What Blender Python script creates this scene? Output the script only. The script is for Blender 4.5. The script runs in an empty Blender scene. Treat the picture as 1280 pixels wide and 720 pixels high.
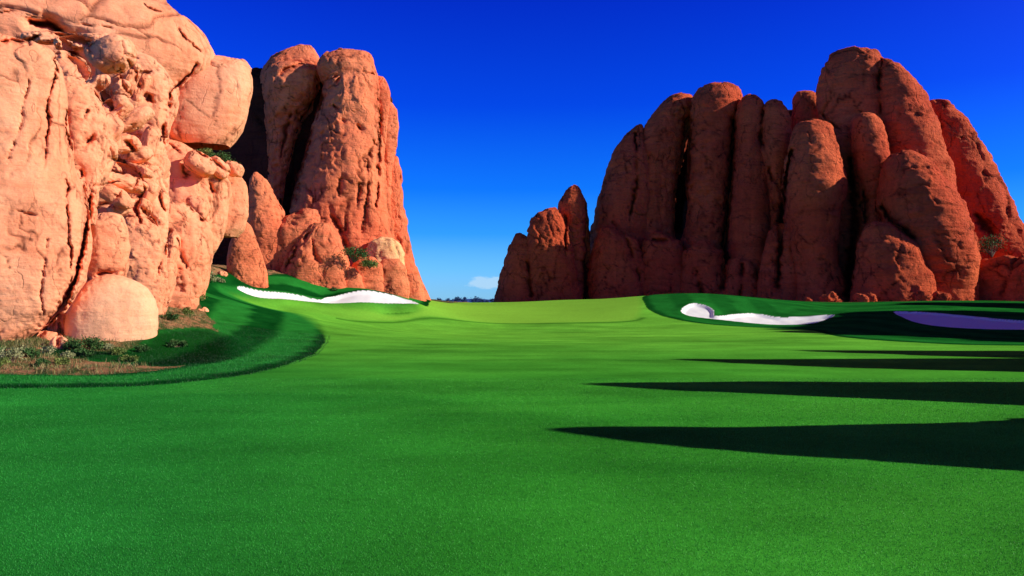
import bpy, math, random, time
import numpy as np
T0=time.time()
rng=np.random.default_rng(7); random.seed(7)
F=995.0; HZ=378.0; CAMH=2.5
SUN_EL=25.6; SUN_AZ=100.0
sc=bpy.context.scene; COL=sc.collection

# ---------------------------------------------------------------- noise
PERM=np.random.default_rng(3).permutation(4096).astype(np.int32)
GR=np.random.default_rng(4).normal(size=(4096,3)).astype(np.float32); GR/=np.linalg.norm(GR,axis=1)[:,None]
JT=np.random.default_rng(5).random((4096,4)).astype(np.float32)
def hsh(i,j,k): return PERM[(PERM[(PERM[i&4095]+j)&4095]+k)&4095]
def noise(p):
    p=np.asarray(p,np.float32); fl=np.floor(p); f=p-fl; i=fl.astype(np.int32)
    u=f*f*f*(f*(f*6-15)+10); r=0
    for a in (0,1):
        wa=u[:,0] if a else 1-u[:,0]
        for b in (0,1):
            wb=u[:,1] if b else 1-u[:,1]
            for c in (0,1):
                wc=u[:,2] if c else 1-u[:,2]
                g=GR[hsh(i[:,0]+a,i[:,1]+b,i[:,2]+c)]
                r=r+wa*wb*wc*(g[:,0]*(f[:,0]-a)+g[:,1]*(f[:,1]-b)+g[:,2]*(f[:,2]-c))
    return r*1.5
def fbm(p,o=4,g=.5):
    r=0;a=1;s=0
    for k in range(o):
        r=r+a*noise(p*(2.03**k)+k*17.3); s+=a; a*=g
    return r/s
def ridged(p,o=4,g=.5):
    r=0;a=1;s=0
    for k in range(o):
        r=r+a*(1-2*np.abs(noise(p*(2.03**k)+k*11.1))); s+=a; a*=g
    return r/s
def worley(p):
    fl=np.floor(p); i=fl.astype(np.int32); f=(p-fl).astype(np.float32); n=len(p)
    f1=np.full(n,9.,np.float32); f2=np.full(n,9.,np.float32); idv=np.zeros(n,np.float32)
    for a in (-1,0,1):
        for b in (-1,0,1):
            for c in (-1,0,1):
                j=JT[hsh(i[:,0]+a,i[:,1]+b,i[:,2]+c)]
                d=(a+j[:,0]-f[:,0])**2+(b+j[:,1]-f[:,1])**2+(c+j[:,2]-f[:,2])**2
                m=d<f1
                f2=np.where(m,f1,np.minimum(f2,d)); idv=np.where(m,j[:,3],idv); f1=np.where(m,d,f1)
    return np.sqrt(f1),np.sqrt(f2),idv
def sstep(a,b,x):
    t=np.clip((x-a)/(b-a),0,1); return t*t*(3-2*t)

# ---------------------------------------------------------------- mesh helpers
def mesh_np(name,v,faces,mat=None,smooth=True,attrs=None,colors=None):
    v=np.asarray(v,np.float32); faces=np.asarray(faces,np.int32); k=faces.shape[1]
    me=bpy.data.meshes.new(name); me.vertices.add(len(v)); me.vertices.foreach_set('co',v.ravel())
    me.loops.add(faces.size); me.loops.foreach_set('vertex_index',faces.ravel())
    me.polygons.add(len(faces)); me.polygons.foreach_set('loop_start',np.arange(0,faces.size,k,dtype=np.int32))
    me.update(calc_edges=True)
    if smooth: me.polygons.foreach_set('use_smooth',np.ones(len(faces),bool))
    for nm,a in (attrs or {}).items():
        at=me.attributes.new(nm,'FLOAT','POINT'); at.data.foreach_set('value',np.asarray(a,np.float32))
    if colors is not None:
        at=me.attributes.new('Col','FLOAT_COLOR','POINT')
        at.data.foreach_set('color',np.concatenate([colors,np.ones((len(colors),1))],1).astype(np.float32).ravel())
    if mat: me.materials.append(mat)
    me.validate()
    return me
def link(name,me,loc=(0,0,0),parent=None):
    o=bpy.data.objects.new(name,me); COL.objects.link(o); o.location=loc
    if parent: o.parent=parent
    return o
def tag(o,label=None,cat=None,group=None,kind=None):
    if label:o['label']=label
    if cat:o['category']=cat
    if group:o['group']=group
    if kind:o['kind']=kind
    return o
def thing(name,loc,label,cat,group=None):
    o=bpy.data.objects.new(name,None); COL.objects.link(o); o.location=loc; o.empty_display_size=.5
    return tag(o,label,cat,group)
def W(px,py,D): return np.array([(px-640)/F*D, D, CAMH+(HZ-py)/F*D])

# ---------------------------------------------------------------- materials
def nmat(name):
    m=bpy.data.materials.new(name); m.use_nodes=True; nt=m.node_tree; b=nt.nodes['Principled BSDF']
    return m,nt,b
def N(nt,t,**kw):
    n=nt.nodes.new(t)
    for k,v in kw.items():
        if k.startswith('i_'):
            kk=k[2:]; n.inputs[int(kk) if kk.isdigit() else kk].default_value=v
        else: setattr(n,k,v)
    return n
def mixc(nt,bl,fac,a,b):
    n=nt.nodes.new('ShaderNodeMix'); n.data_type='RGBA'; n.blend_type=bl
    for s,v in ((0,fac),(6,a),(7,b)):
        if hasattr(v,'type') and hasattr(v,'links'): nt.links.new(v,n.inputs[s])
        else: n.inputs[s].default_value=v if s==0 else (*v[:3],1)
    return n.outputs[2]
def ramp(nt,src,stops):
    r=nt.nodes.new('ShaderNodeValToRGB'); e=r.color_ramp.elements
    while len(e)<len(stops): e.new(.5)
    for q,(p,c) in zip(e,stops):
        q.position=p; q.color=(c,c,c,1) if not hasattr(c,'__len__') else (*c,1)
    nt.links.new(src,r.inputs[0]); return r.outputs[0]
def rock_mat(name,c_lo,c_hi,c_red,sc_=1.0,bump=.6,strata=.5,crk=.35):
    m,nt,b=nmat(name); L=nt.links.new
    g=N(nt,'ShaderNodeNewGeometry'); P=g.outputs['Position']
    mp=N(nt,'ShaderNodeMapping'); L(P,mp.inputs[0]); mp.inputs['Scale'].default_value=(.25,.25,1.6)
    n1=N(nt,'ShaderNodeTexNoise',i_Scale=.16*sc_,i_Detail=6,i_Roughness=.6); L(P,n1.inputs[0])
    n2=N(nt,'ShaderNodeTexNoise',i_Scale=1.0*sc_,i_Detail=8,i_Roughness=.65); L(mp.outputs[0],n2.inputs[0])
    n3=N(nt,'ShaderNodeTexNoise',i_Scale=5*sc_,i_Detail=8,i_Roughness=.7); L(P,n3.inputs[0])
    mv=N(nt,'ShaderNodeMapping'); L(P,mv.inputs[0]); mv.inputs['Scale'].default_value=(1.3,1.3,.16)
    n4=N(nt,'ShaderNodeTexNoise',i_Scale=.8*sc_,i_Detail=6,i_Roughness=.6); L(mv.outputs[0],n4.inputs[0])
    c=mixc(nt,'MIX',ramp(nt,n1.outputs[0],[(.36,0),(.64,1)]),c_lo,c_hi)
    c=mixc(nt,'MIX',ramp(nt,n2.outputs[0],[(.50,0),(.68,strata)]),c,c_red)
    c=mixc(nt,'MULTIPLY',.75,c,ramp(nt,n4.outputs[0],[(.34,.82),(.52,1.05),(.8,1.15)]))
    c=mixc(nt,'MULTIPLY',1.0,c,ramp(nt,n3.outputs[0],[(.3,.86),(.5,1.07),(.75,1.18)]))
    # long thin fractures: zero lines of a stretched, warped noise, present only in patches
    wn=N(nt,'ShaderNodeTexNoise',i_Scale=.5*sc_,i_Detail=5); L(P,wn.inputs[0])
    va=N(nt,'ShaderNodeVectorMath',operation='SCALE'); va.inputs['Scale'].default_value=1.6/sc_; L(wn.outputs['Color'],va.inputs[0])
    vb=N(nt,'ShaderNodeVectorMath',operation='ADD'); L(P,vb.inputs[0]); L(va.outputs[0],vb.inputs[1])
    mv2=N(nt,'ShaderNodeMapping'); L(vb.outputs[0],mv2.inputs[0]); mv2.inputs['Scale'].default_value=(1,1,.22); mv2.inputs['Rotation'].default_value=(.25,.2,0)
    vo=N(nt,'ShaderNodeTexNoise',i_Scale=.45*sc_,i_Detail=2,i_Roughness=.4); L(mv2.outputs[0],vo.inputs[0])
    gate=ramp(nt,wn.outputs[0],[(.44,0),(.58,1)])
    cr=ramp(nt,vo.outputs[0],[(.488,1),(.499,0),(.501,0),(.512,1)])
    crg=mixc(nt,'MIX',gate,(1,1,1),cr)
    c=mixc(nt,'MULTIPLY',crk,c,crg)
    at=N(nt,'ShaderNodeAttribute',attribute_name='crev')
    c=mixc(nt,'MULTIPLY',at.outputs['Fac'],c,(.16,.10,.09))  # cracks and gaps darkened in the colour: crack stain plus painted shade
    oi=N(nt,'ShaderNodeObjectInfo')
    c=mixc(nt,'MULTIPLY',.3,c,ramp(nt,oi.outputs['Random'],[(0,(.9,.84,.8)),(1,(1.2,1.2,1.2))]))
    L(c,b.inputs['Base Color']); b.inputs['Roughness'].default_value=.95; b.inputs['Specular IOR Level'].default_value=.15
    # bump
    h=N(nt,'ShaderNodeMath',operation='MULTIPLY_ADD'); L(n3.outputs[0],h.inputs[0]); h.inputs[1].default_value=.5; 
    h2=N(nt,'ShaderNodeMath',operation='MULTIPLY'); L(n2.outputs[0],h2.inputs[0]); h2.inputs[1].default_value=1.3; L(h2.outputs[0],h.inputs[2])
    h3=N(nt,'ShaderNodeMath',operation='MULTIPLY_ADD'); L(crg,h3.inputs[0]); h3.inputs[1].default_value=.9*crk; L(h.outputs[0],h3.inputs[2])
    vp=N(nt,'ShaderNodeTexVoronoi',feature='SMOOTH_F1',i_Scale=2.4*sc_); L(vb.outputs[0],vp.inputs[0])
    h4=N(nt,'ShaderNodeMath',operation='MULTIPLY_ADD'); L(ramp(nt,vp.outputs[0],[(0,0),(.35,1)]),h4.inputs[0]); h4.inputs[1].default_value=.25; L(h3.outputs[0],h4.inputs[2])
    bp=N(nt,'ShaderNodeBump',i_Strength=1.0); bp.inputs['Distance'].default_value=bump/sc_; L(h4.outputs[0],bp.inputs['Height']); L(bp.outputs[0],b.inputs['Normal'])
    return m
M={}
M['left']=rock_mat('pale_sandstone',(.98,.335,.158),(1.0,.43,.22),(.86,.235,.10),1.5,.09,.5,.35)
M['tower']=rock_mat('salmon_sandstone',(.82,.18,.075),(.94,.27,.115),(.64,.11,.042),.9,.2,.5,.35)
M['ochre']=rock_mat('ochre_sandstone',(.96,.46,.19),(1.0,.55,.25),(.85,.32,.12),1.5,.15,.5,.4)
M['right']=rock_mat('red_sandstone',(.64,.092,.034),(.76,.15,.052),(.46,.055,.02),.55,.4,.6,.3)
M['gap_shade']=rock_mat('gap_shade_rock',(.07,.022,.013),(.11,.035,.02),(.05,.017,.011),.8,.3,.6,.3)  # near-black backing rock: the shade of the gaps is put into its colour
M['pale']=rock_mat('cream_sandstone',(1.0,.43,.215),(1.0,.52,.28),(.92,.34,.15),1.4,.07,.3,.1)

def leaf_mat(name,c1,c2,trans=.25):
    m,nt,b=nmat(name); L=nt.links.new
    g=N(nt,'ShaderNodeNewGeometry'); n=N(nt,'ShaderNodeTexNoise',i_Scale=3.,i_Detail=4); L(g.outputs['Position'],n.inputs[0])
    c=mixc(nt,'MIX',ramp(nt,n.outputs[0],[(.35,0),(.65,1)]),c1,c2); L(c,b.inputs['Base Color'])
    b.inputs['Roughness'].default_value=.7; b.inputs['Specular IOR Level'].default_value=.2
    return m
M['sage']=leaf_mat('sage_leaves',(.22,.25,.10),(.42,.40,.19))
M['dark']=leaf_mat('dark_leaves',(.03,.09,.02),(.08,.17,.04))
M['olive']=leaf_mat('olive_leaves',(.10,.16,.035),(.22,.27,.06))
M['straw']=leaf_mat('dry_straw',(.42,.27,.11),(.60,.44,.2))
M['bark']=leaf_mat('twig_bark',(.10,.06,.04),(.2,.12,.08))
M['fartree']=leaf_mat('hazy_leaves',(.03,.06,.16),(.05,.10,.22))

# ---------------------------------------------------------------- rock building
def disp(v,nrm,S,seed,lump=.16,block=.10,cell=(.9,.9,1.8),crack=.08,strat=.0,stfreq=1.,fine=.03,wc=.06,small=.5,lines=.8,crag=.10):
    """v world coordinates, S the rock's half size in metres"""
    off=np.array([seed*3.7,seed*1.9,seed*5.3],np.float32)
    q=(v/S).astype(np.float32)
    d=lump*fbm(q*.8+off,3)
    wp=q+.035*np.stack([noise(q*7+off),noise(q*7+off+3),noise(q*7+off+6)],1)+.22*np.stack([fbm(q*1.3+off+5,3),fbm(q*1.3+off+9,3),fbm(q*1.3+off+13,3)],1)*1.6
    cl=np.array(cell,np.float32)
    f1,f2,idv=worley(wp/cl+off)
    e=f2-f1; k=sstep(0,.11,e)
    gate=sstep(-.25,.15,fbm(q*1.1+off+31,2))
    d+=block*(idv-.5)*k*gate*2
    c1=np.exp(-e/wc)*gate
    d-=crack*c1
    crev=np.clip(c1*1.0,0,1)*(1. if crack>0 else 0.)
    if small>0:
        f1,f2,idv=worley(wp/cl*3.1+off+3)
        e=f2-f1; g2=sstep(.0,.3,fbm(q*1.7+off+41,2))*small
        d+=block*.45*(idv-.5)*sstep(0,.12,e)*g2*2
        c2=np.exp(-e/(wc*1.2))*g2; d-=crack*.5*c2; crev=np.maximum(crev,np.clip(c2*.8,0,1))
    fr=noise(np.stack([q[:,0]*1.5,q[:,1]*1.5,q[:,2]*.22],1)+off+.22*np.stack([fbm(q*2.5+off+71,4)]*3,1))
    g3=sstep(-.1,.2,noise(q*.9+off+81))*lines
    c3=np.exp(-np.abs(fr)/.014)*g3; d-=crack*.8*c3; crev=np.maximum(crev,c3*.85)
    if crag>0:
        qz=q*np.array([3.2,3.2,1.5],np.float32)
        mk=sstep(.02,.30,fbm(q*.75+off+55,2)); d+=crag*(ridged(qz+off,5,.6)-.35)*mk
    if strat>0:
        w=v[:,2]*stfreq+1.6*fbm(q*1.0+off,3)
        s=noise(np.stack([v[:,0]*.12*stfreq,v[:,1]*.12*stfreq,w],1))+.5*noise(np.stack([v[:,0]*.3*stfreq,v[:,1]*.3*stfreq,w*2.7],1))
        d+=strat*s
    d+=fine*(ridged(q*4+off,4,.6)*.6+fbm(q*9+off,3)*.6)
    return d*S,crev
CARVE=[ # deep joints and holes of the real rocks: (outline points seen in the photo), half width in pixels, depth in metres
 ([(0,52),(30,52),(50,44)],2,1),([(42,28),(60,30),(75,40),(90,48),(108,55)],5,3),([(75,45),(92,70),(108,95)],5,3),([(122,112),(132,122),(140,135)],5,2.5),
 ([(66,60),(70,90),(62,112),(60,150),(55,210)],1.4,.6),([(84,140),(80,160),(90,185)],2,.8),([(110,135),(100,150)],1.5,.6),([(110,182),(118,170)],3,1),
 ([(145,175),(160,180),(170,192)],3,1.2),([(142,200),(155,208),(168,215)],5,2),([(84,225),(83,260),(86,290),(90,340),(84,370)],1.3,.6),([(101,215),(104,240),(108,262)],2,.8),
 ([(112,245),(108,285),(103,310),(97,340),(85,368),(70,395),(50,418),(20,432),(-20,438)],3.6,1.5),([(96,340),(112,350),(130,341),(155,339)],2,.8),([(75,400),(72,430)],2,.8),
 ([(150,85),(155,105),(165,120)],2,.8),([(160,75),(168,95),(178,112)],1.8,.8),([(150,65),(180,76)],1,.4),([(172,92),(186,92)],1.5,.5),([(183,118),(190,126)],4,1.2),
 ([(245,82),(225,105),(213,115),(208,135),(204,165),(207,178)],2,1.2),([(212,178),(225,195),(232,222)],1.6,.8),([(240,188),(262,200),(285,215)],1.6,.8),
 ([(262,228),(268,245),(258,262)],2,.9),([(235,255),(255,275)],2,.8),([(175,215),(180,240),(170,262),(175,275)],2.5,1),([(200,240),(205,262)],2,.8),([(178,262),(195,280)],3,1),
 ([(210,290),(205,320),(195,345)],1.5,.6),([(220,300),(232,335)],1.3,.5),([(120,262),(140,250),(165,235),(170,222)],1.8,.7),([(115,232),(150,226)],1.2,.5),
 ([(0,15),(40,18),(80,28),(140,35)],1.1,.5),([(215,25),(225,40),(255,68)],1.3,.6),([(180,5),(210,20),(222,38)],1.1,.5),([(35,100),(28,150),(10,200)],1.1,.3),([(60,300),(50,360),(55,400)],1.2,.3),([(20,262),(45,268)],1.2,.3),
 ([(345,96),(358,86),(380,82),(397,84)],1.6,1.2),([(402,104),(420,94),(445,91),(470,93)],1.6,1.2),([(417,132),(430,148),(450,160)],2.8,1.5),
 ([(400,108),(395,130),(384,150),(378,185),(368,230),(360,258)],8,7),([(365,140),(355,165),(350,195)],3,2),([(425,95),(412,115)],2,1),([(448,230),(446,260)],2.5,1.2),
 ([(462,190),(458,250),(452,290)],2,1),([(472,125),(474,165),(474,200),(470,260)],2,1.2),([(425,215),(423,245)],2,1),([(412,262),(425,290),(440,320)],3,1.5),([(436,250),(430,300)],2,1),([(390,300),(400,340)],2,.8),
 ([(462,170),(472,185)],2,.8),([(345,285),(356,270),(375,262)],1.6,.8),([(358,335),(372,305),(392,285)],2,1),
 ([(860,150),(858,200),(851,250),(846,290)],8,8),([(917,150),(914,220),(906,300),(902,360)],3.5,5),([(955,140),(950,175),(966,225),(975,235)],1.8,2),
 ([(990,190),(980,250),(975,300),(972,360)],3.5,4),([(1062,200),(1068,270),(1065,330),(1058,370)],5,5),([(1078,240),(1082,275)],4,3),([(1102,258),(1115,275),(1142,298)],4,3),
 ([(1102,75),(1099,110),(1100,140)],2,2),([(1222,270),(1240,290)],7,3),([(736,230),(735,290),(732,375)],4,4),([(795,165),(796,225),(790,270)],2,2.5),([(765,280),(785,300),(800,350)],2,1.5),
 ([(815,300),(850,308)],3,2),([(705,270),(708,320)],3,2),([(658,330),(665,370)],3,2),([(1030,145),(1052,162)],2,1.5),([(870,340),(880,375)],2.5,2),([(930,330),(925,372)],2.5,2),
]
def carve(v,cv,nrm):
    """cut the joints back into the side of the rock they are on"""
    px=640+v[:,0]/v[:,1]*F; py=HZ-(v[:,2]-CAMH)/v[:,1]*F
    k_=v/(v[:,1:2]/40); px=px+3.2*noise(k_*.9)+2.4*noise(k_*2.6)+1.8*noise(k_*7.); py=py+4.5*noise(k_*.9+31)+1.5*noise(k_*5.+3)
    vd=v-np.array([0,0,CAMH]); vd=vd/np.linalg.norm(vd,axis=1)[:,None]
    fac=(vd*nrm).sum(1)<.25
    x0,x1,y0,y1=px.min(),px.max(),py.min(),py.max(); tot=np.zeros(len(v))
    for pts,w_,dep in CARVE:
        P=np.array(pts,float)
        if P[:,0].max()<x0-20 or P[:,0].min()>x1+20 or P[:,1].max()<y0-20 or P[:,1].min()>y1+20: continue
        sel=np.where(fac&(px>P[:,0].min()-25)&(px<P[:,0].max()+25)&(py>P[:,1].min()-25)&(py<P[:,1].max()+25))[0]
        if len(sel)==0: continue
        X=px[sel];Y=py[sel];best=np.full(len(sel),1e9);tt=np.zeros(len(sel)); m_=len(P)-1
        for i in range(m_):
            ax,ay=P[i];ex,ey=P[i+1]-P[i];t=np.clip(((X-ax)*ex+(Y-ay)*ey)/(ex*ex+ey*ey),0,1)
            d_=np.hypot(X-ax-t*ex,Y-ay-t*ey); b=d_<best; tt=np.where(b,(i+t)/m_,tt); best=np.minimum(best,d_)
        ww=w_*(.35+.65*np.sin(np.pi*np.clip(tt,.06,.94))**.6)*(1+.45*noise(v[sel]*.9+7))
        kk=k_[sel]; brk=1. if w_>3 else sstep(-.35,.1,noise(kk*1.3+19)+.12*noise(kk*4+5))
        ww=ww*(.75+.6*np.abs(noise(kk*3+41)))
        g=np.exp(-(best/np.maximum(ww,.25))**2.2)*brk
        sh=np.exp(-(best/np.maximum(ww*3.2,.5))**1.6)*(.6+.4*brk)
        tot[sel]=np.maximum(tot[sel],dep*(.75*g+.25*sh)+.12*min(dep,1.)*sh*noise(kk*6+2)); cv[sel]=np.maximum(cv[sel],np.clip(g*1.1,0,1)*(.8 if w_>3 else .6))
    return v+vd*tot[:,None],cv
def smooth1(a,k):
    if k<1: return a
    w=np.hanning(2*k+3)[1:-1]; w/=w.sum()
    p=np.concatenate([2*a[0]-a[1:k+1][::-1],a,2*a[-1]-a[-k-1:-1][::-1]])
    return np.convolve(p,w,'valid')
def grid_normals(V):
    du=np.roll(V,-1,1)-np.roll(V,1,1)
    dv=np.empty_like(V); dv[1:-1]=V[2:]-V[:-2]; dv[0]=V[1]-V[0]; dv[-1]=V[-1]-V[-2]
    n=np.cross(du,dv); n/=np.linalg.norm(n,axis=2)[:,:,None]+1e-9
    return n
def ring_faces(nz,nt):
    i=np.arange(nz-1)[:,None]*nt; j=np.arange(nt)[None,:]; j2=(j+1)%nt
    return np.stack([i+j,i+nt+j,i+nt+j2,i+j2],-1).reshape(-1,4)
def pillar(name,rows,D,mat,parent,kd=.8,seed=0,res=.18,lean=0,dtop=0,sq=.82,label=None,fsize=None,**dk):
    """rows: (py, left, right) outline from the top down at depth D -> closed rock column standing in the world"""
    rows=sorted(rows); r0=rows[0]
    cx0=(r0[1]+r0[2])/2
    rows=[(r0[0]-.9,cx0-.5,cx0+.5)]+rows
    a=np.array(rows,float)
    py,l,r=a.T
    Dr=D+dtop*(py.max()-py)/(py.max()-py.min())
    x0=(l-640)/F*Dr; x1=(r-640)/F*Dr; z=CAMH+(HZ-py)/F*Dr
    hw=(x1-x0)/2; cx=(x0+x1)/2
    s=np.concatenate([[0],np.cumsum(np.sqrt(np.diff(z)**2+np.diff(hw)**2+.3*np.diff(cx)**2))])
    L=s[-1]; nz=int(min(520,max(60,L/res)))
    t=np.linspace(0,L,nz)
    k=max(1,int(nz*.03))
    HW,CX,Z,DD=[smooth1(np.interp(t,s,q),k) for q in (hw,cx,z,Dr)]
    HW=np.maximum(HW,.01)
    S=float(np.mean(hw)) if fsize is None else fsize
    ntt=int(min(760,max(90,2*math.pi*np.max(HW)*.9/res)))
    # concentrate resolution on the sides that can be seen
    th=np.linspace(0,2*math.pi,ntt,endpoint=False)
    th=th+.35*np.cos(th)      # denser around the camera-facing side
    c=np.cos(th); sn=np.sin(th)
    ex=np.sign(c)*np.abs(c)**sq; ey=np.sign(sn)*np.abs(sn)**sq
    HWs=smooth1(HW,max(1,nz//10)); HWd=np.minimum(HW*1.3,.5*HW+.5*np.maximum(HWs,HW))
    # orientation of the cross-section: outline kept from the viewpoint, depth along the line of sight
    ang=np.arctan2(CX,DD)
    X=CX[:,None]+HW[:,None]*ex[None,:]*np.cos(ang)[:,None]+kd*HWd[:,None]*ey[None,:]*np.sin(ang)[:,None]
    Y=DD[:,None]-HW[:,None]*ex[None,:]*np.sin(ang)[:,None]+kd*HWd[:,None]*ey[None,:]*np.cos(ang)[:,None]
    V=np.stack([X,Y,np.repeat(Z[:,None],ntt,1)],-1)
    n=grid_normals(V)
    cen=np.stack([CX,DD,Z],-1)[:,None,:]
    if ((V-cen)*n).sum()<0: n=-n
    vf=V.reshape(-1,3); nf=n.reshape(-1,3)
    d,cv=disp(vf,nf,S,seed,**dk)
    vf=vf+nf*d[:,None]
    vf,cv=carve(vf,cv,nf)
    # close the top
    base=np.array([CX[-1],DD[-1],Z[-1]])
    if parent is not None: pl=np.array(parent.location)
    else: pl=np.zeros(3)
    top=vf[:ntt].mean(0)
    v2=np.concatenate([vf,[top]])-base
    Fq=ring_faces(nz,ntt)
    j=np.arange(ntt); cap=np.stack([np.full(ntt,nz*ntt),j,(j+1)%ntt,(j+1)%ntt],1)
    me=bpy.data.meshes.new(name)
    # quads + tri cap
    Fq=Fq[:, ::1]
    nq=len(Fq)
    lv=np.concatenate([Fq.ravel(),cap[:,:3].ravel()]).astype(np.int32)
    me.vertices.add(len(v2)); me.vertices.foreach_set('co',v2.astype(np.float32).ravel())
    me.loops.add(len(lv)); me.loops.foreach_set('vertex_index',lv)
    ls=np.concatenate([np.arange(nq)*4,nq*4+np.arange(ntt)*3]).astype(np.int32)
    me.polygons.add(len(ls)); me.polygons.foreach_set('loop_start',ls)
    me.update(calc_edges=True); me.polygons.foreach_set('use_smooth',np.ones(len(ls),bool))
    at=me.attributes.new('crev','FLOAT','POINT'); at.data.foreach_set('value',np.append(cv,0).astype(np.float32))
    me.materials.append(mat)
    o=link(name,me,tuple(base-pl) if parent is not None else tuple(base),parent)
    if label:o['label']=label
    return o
def lump(name,px,py,w,h,D,mat,parent,tilt=0,kd=.9,seed=0,res=.06,sq=.8,yaw=0,**dk):
    """a boulder: w,h in photo pixels at depth D, tilt in degrees about the line of sight"""
    c=W(px,py,D); a=w/2/F*D; b_=h/2/F*D; dd=kd*math.sqrt(a*b_)
    per=2*math.pi*max(a,b_); nt_=int(min(420,max(40,per/res))); nz=max(24,nt_//2)
    ph=np.linspace(.02,math.pi-.02,nz); th=np.linspace(0,2*math.pi,nt_,endpoint=False)
    pw=lambda q:np.sign(q)*np.abs(q)**sq
    sp,cp=pw(np.sin(ph)),pw(np.cos(ph))
    ct,st=pw(np.cos(th)),pw(np.sin(th))
    X=a*sp[:,None]*ct[None,:]; Y=dd*sp[:,None]*st[None,:]; Z=b_*cp[:,None]+0*X
    t=math.radians(tilt); X,Z=X*math.cos(t)-Z*math.sin(t),X*math.sin(t)+Z*math.cos(t)
    yw=-math.atan2(c[0],c[1])+math.radians(yaw); X,Y=X*math.cos(yw)-Y*math.sin(yw),X*math.sin(yw)+Y*math.cos(yw)
    V=np.stack([X,Y,Z],-1); n=grid_normals(V)
    if (V*n).sum()<0:n=-n
    vf=V.reshape(-1,3); nf=n.reshape(-1,3)
    S=math.sqrt(a*b_)
    d,cv=disp(vf+c,nf,S,seed,**dk); vf=vf+nf*d[:,None]; vf,cv=carve(vf+c,cv,nf); vf=vf-c
    pl=np.array(parent.location) if parent is not None else np.zeros(3)
    me=mesh_np(name,vf,ring_faces(nz,nt_),mat,attrs={'crev':cv})
    return link(name,me,tuple(c-pl),parent)

# ================================================================= TERRAIN
ctl=[]  # world x,y,z
def C(px,py,D): w=W(px,py,D); ctl.append((w[0],w[1],w[2]))
for x in (-14,-6,0,6,14):
    for y in (3,12): ctl.append((x,y,0))
for x in (-20,-8,0,8,20,35): ctl.append((x,22,0))
for x in (-6,6,18,32,50): ctl.append((x,36,0))
for x in (0,12,26,45): ctl.append((x,50,0))
for q in [(0,487,23),(200,482,24),(300,470,27),(350,459,30.5),(385,446,36),(405,430,45),(412,416,53),(408,402,63),(392,392,70),(350,384,71),
 (0,470,26.2),(120,469,26.8),(200,464,28.5),(240,455,32),(262,442,37),(270,428,41),(270,412,47),(262,398,52),(245,375,57),(243,360,64),(255,350,68),
 (0,440,31),(60,440,32),(130,434,35.5),(190,415,38.5),(230,395,48),(190,380,52),
 (-200,455,30),(-300,430,36),
 (290,345,73),(350,347,79),(400,351,82),(430,357,85),(480,365,88),(520,372,91),(560,378.5,95),(590,378.5,112),
 (250,335,85),(400,345,100),(560,380,125),
 (300,369,70),(350,377,72),(400,382,74),(460,384.5,76),(522,383.5,79),(300,360,72),(340,361,75),(400,369,79),(455,364,80),(500,371,82),
 (380,362,78),(330,353,77),(300,351,74),
 (430,401,70),(560,403,76),(700,405,78),(800,405,78),(480,392,76),(560,391,84),(600,389,88),(700,386,92),
 (640,378,112),(700,375,112),(760,373.5,110),(800,371,106),(540,380,100),(575,378.3,106),(610,378,110),(550,379.5,90),(650,382,130),(800,378,130),
 (850,367.5,100),(900,369,99),(950,374,98),(1000,380,97),(1050,386,96),(1090,384,97),(1160,378.5,100),(1240,377,104),
 (850,398,81),(880,404,78),(950,409,75),(1010,412,70),(1060,423,55),(1150,429,49),(1280,432,46),
 (870,397,83),(870,382,88),(950,405.5,82),(950,394,87),(1020,405,82),(1020,394,87),(1060,400,80),
 (1150,408,74),(1280,415,68),(1120,391,86),(1280,403,78),(1280,388,92),
 (1000,384,125),(1200,380,125),(1400,380,110),(1400,410,65),(1600,425,50),
 (900,380,125)]: C(*q)
for x,y,z in ((-40,140,3),(0,150,1.0),(40,150,1),(90,150,1),(120,110,0.5),(120,60,0),(60,20,0),(-40,20,0),(-50,60,3),(-60,100,4),(90,30,0)): ctl.append((x,y,z))
ctl=np.array(ctl)
def tpsU(r2): return .5*r2*np.log(r2+1e-9)
n=len(ctl); A=np.zeros((n+3,n+3)); d2=((ctl[:,None,:2]-ctl[None,:,:2])**2).sum(-1)
A[:n,:n]=tpsU(d2)+np.eye(n)*.25; A[:n,n]=1; A[:n,n+1:]=ctl[:,:2]; A[n,:n]=1; A[n+1:,:n]=ctl[:,:2].T
wt=np.linalg.solve(A,np.concatenate([ctl[:,2],[0,0,0]]))
def base_h(x,y):
    out=np.zeros(len(x))
    for s in range(0,len(x),200000):
        xx=x[s:s+200000]; yy=y[s:s+200000]
        r2=(xx[:,None]-ctl[None,:,0])**2+(yy[:,None]-ctl[None,:,1])**2
        out[s:s+200000]=tpsU(r2)@wt[:n]+wt[n]+wt[n+1]*xx+wt[n+2]*yy
    far=sstep(135,260,y); out=out*(1-far)-3.5*far
    side=sstep(110,180,np.abs(x)); out=out*(1-side)-1.*side
    near=1-sstep(10,19,y); out*=1-near
    return out
def n2(x,y,s,o=3,z=0.): return fbm(np.stack([x*s,y*s,np.full(len(x),z)],1),o)
def poly(pts,n=6):
    """smooth closed polygon through (px,D) points"""
    w=np.array([((p-640)/F*D,D) for p,D in pts]); m=len(w); o=[]
    for i in range(m):
        p0,p1,p2,p3=w[i-1],w[i],w[(i+1)%m],w[(i+2)%m]
        for t in np.arange(n)/n:
            o.append(.5*((2*p1)+(-p0+p2)*t+(2*p0-5*p1+4*p2-p3)*t*t+(-p0+3*p1-3*p2+p3)*t**3))
    return np.array(o)
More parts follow.
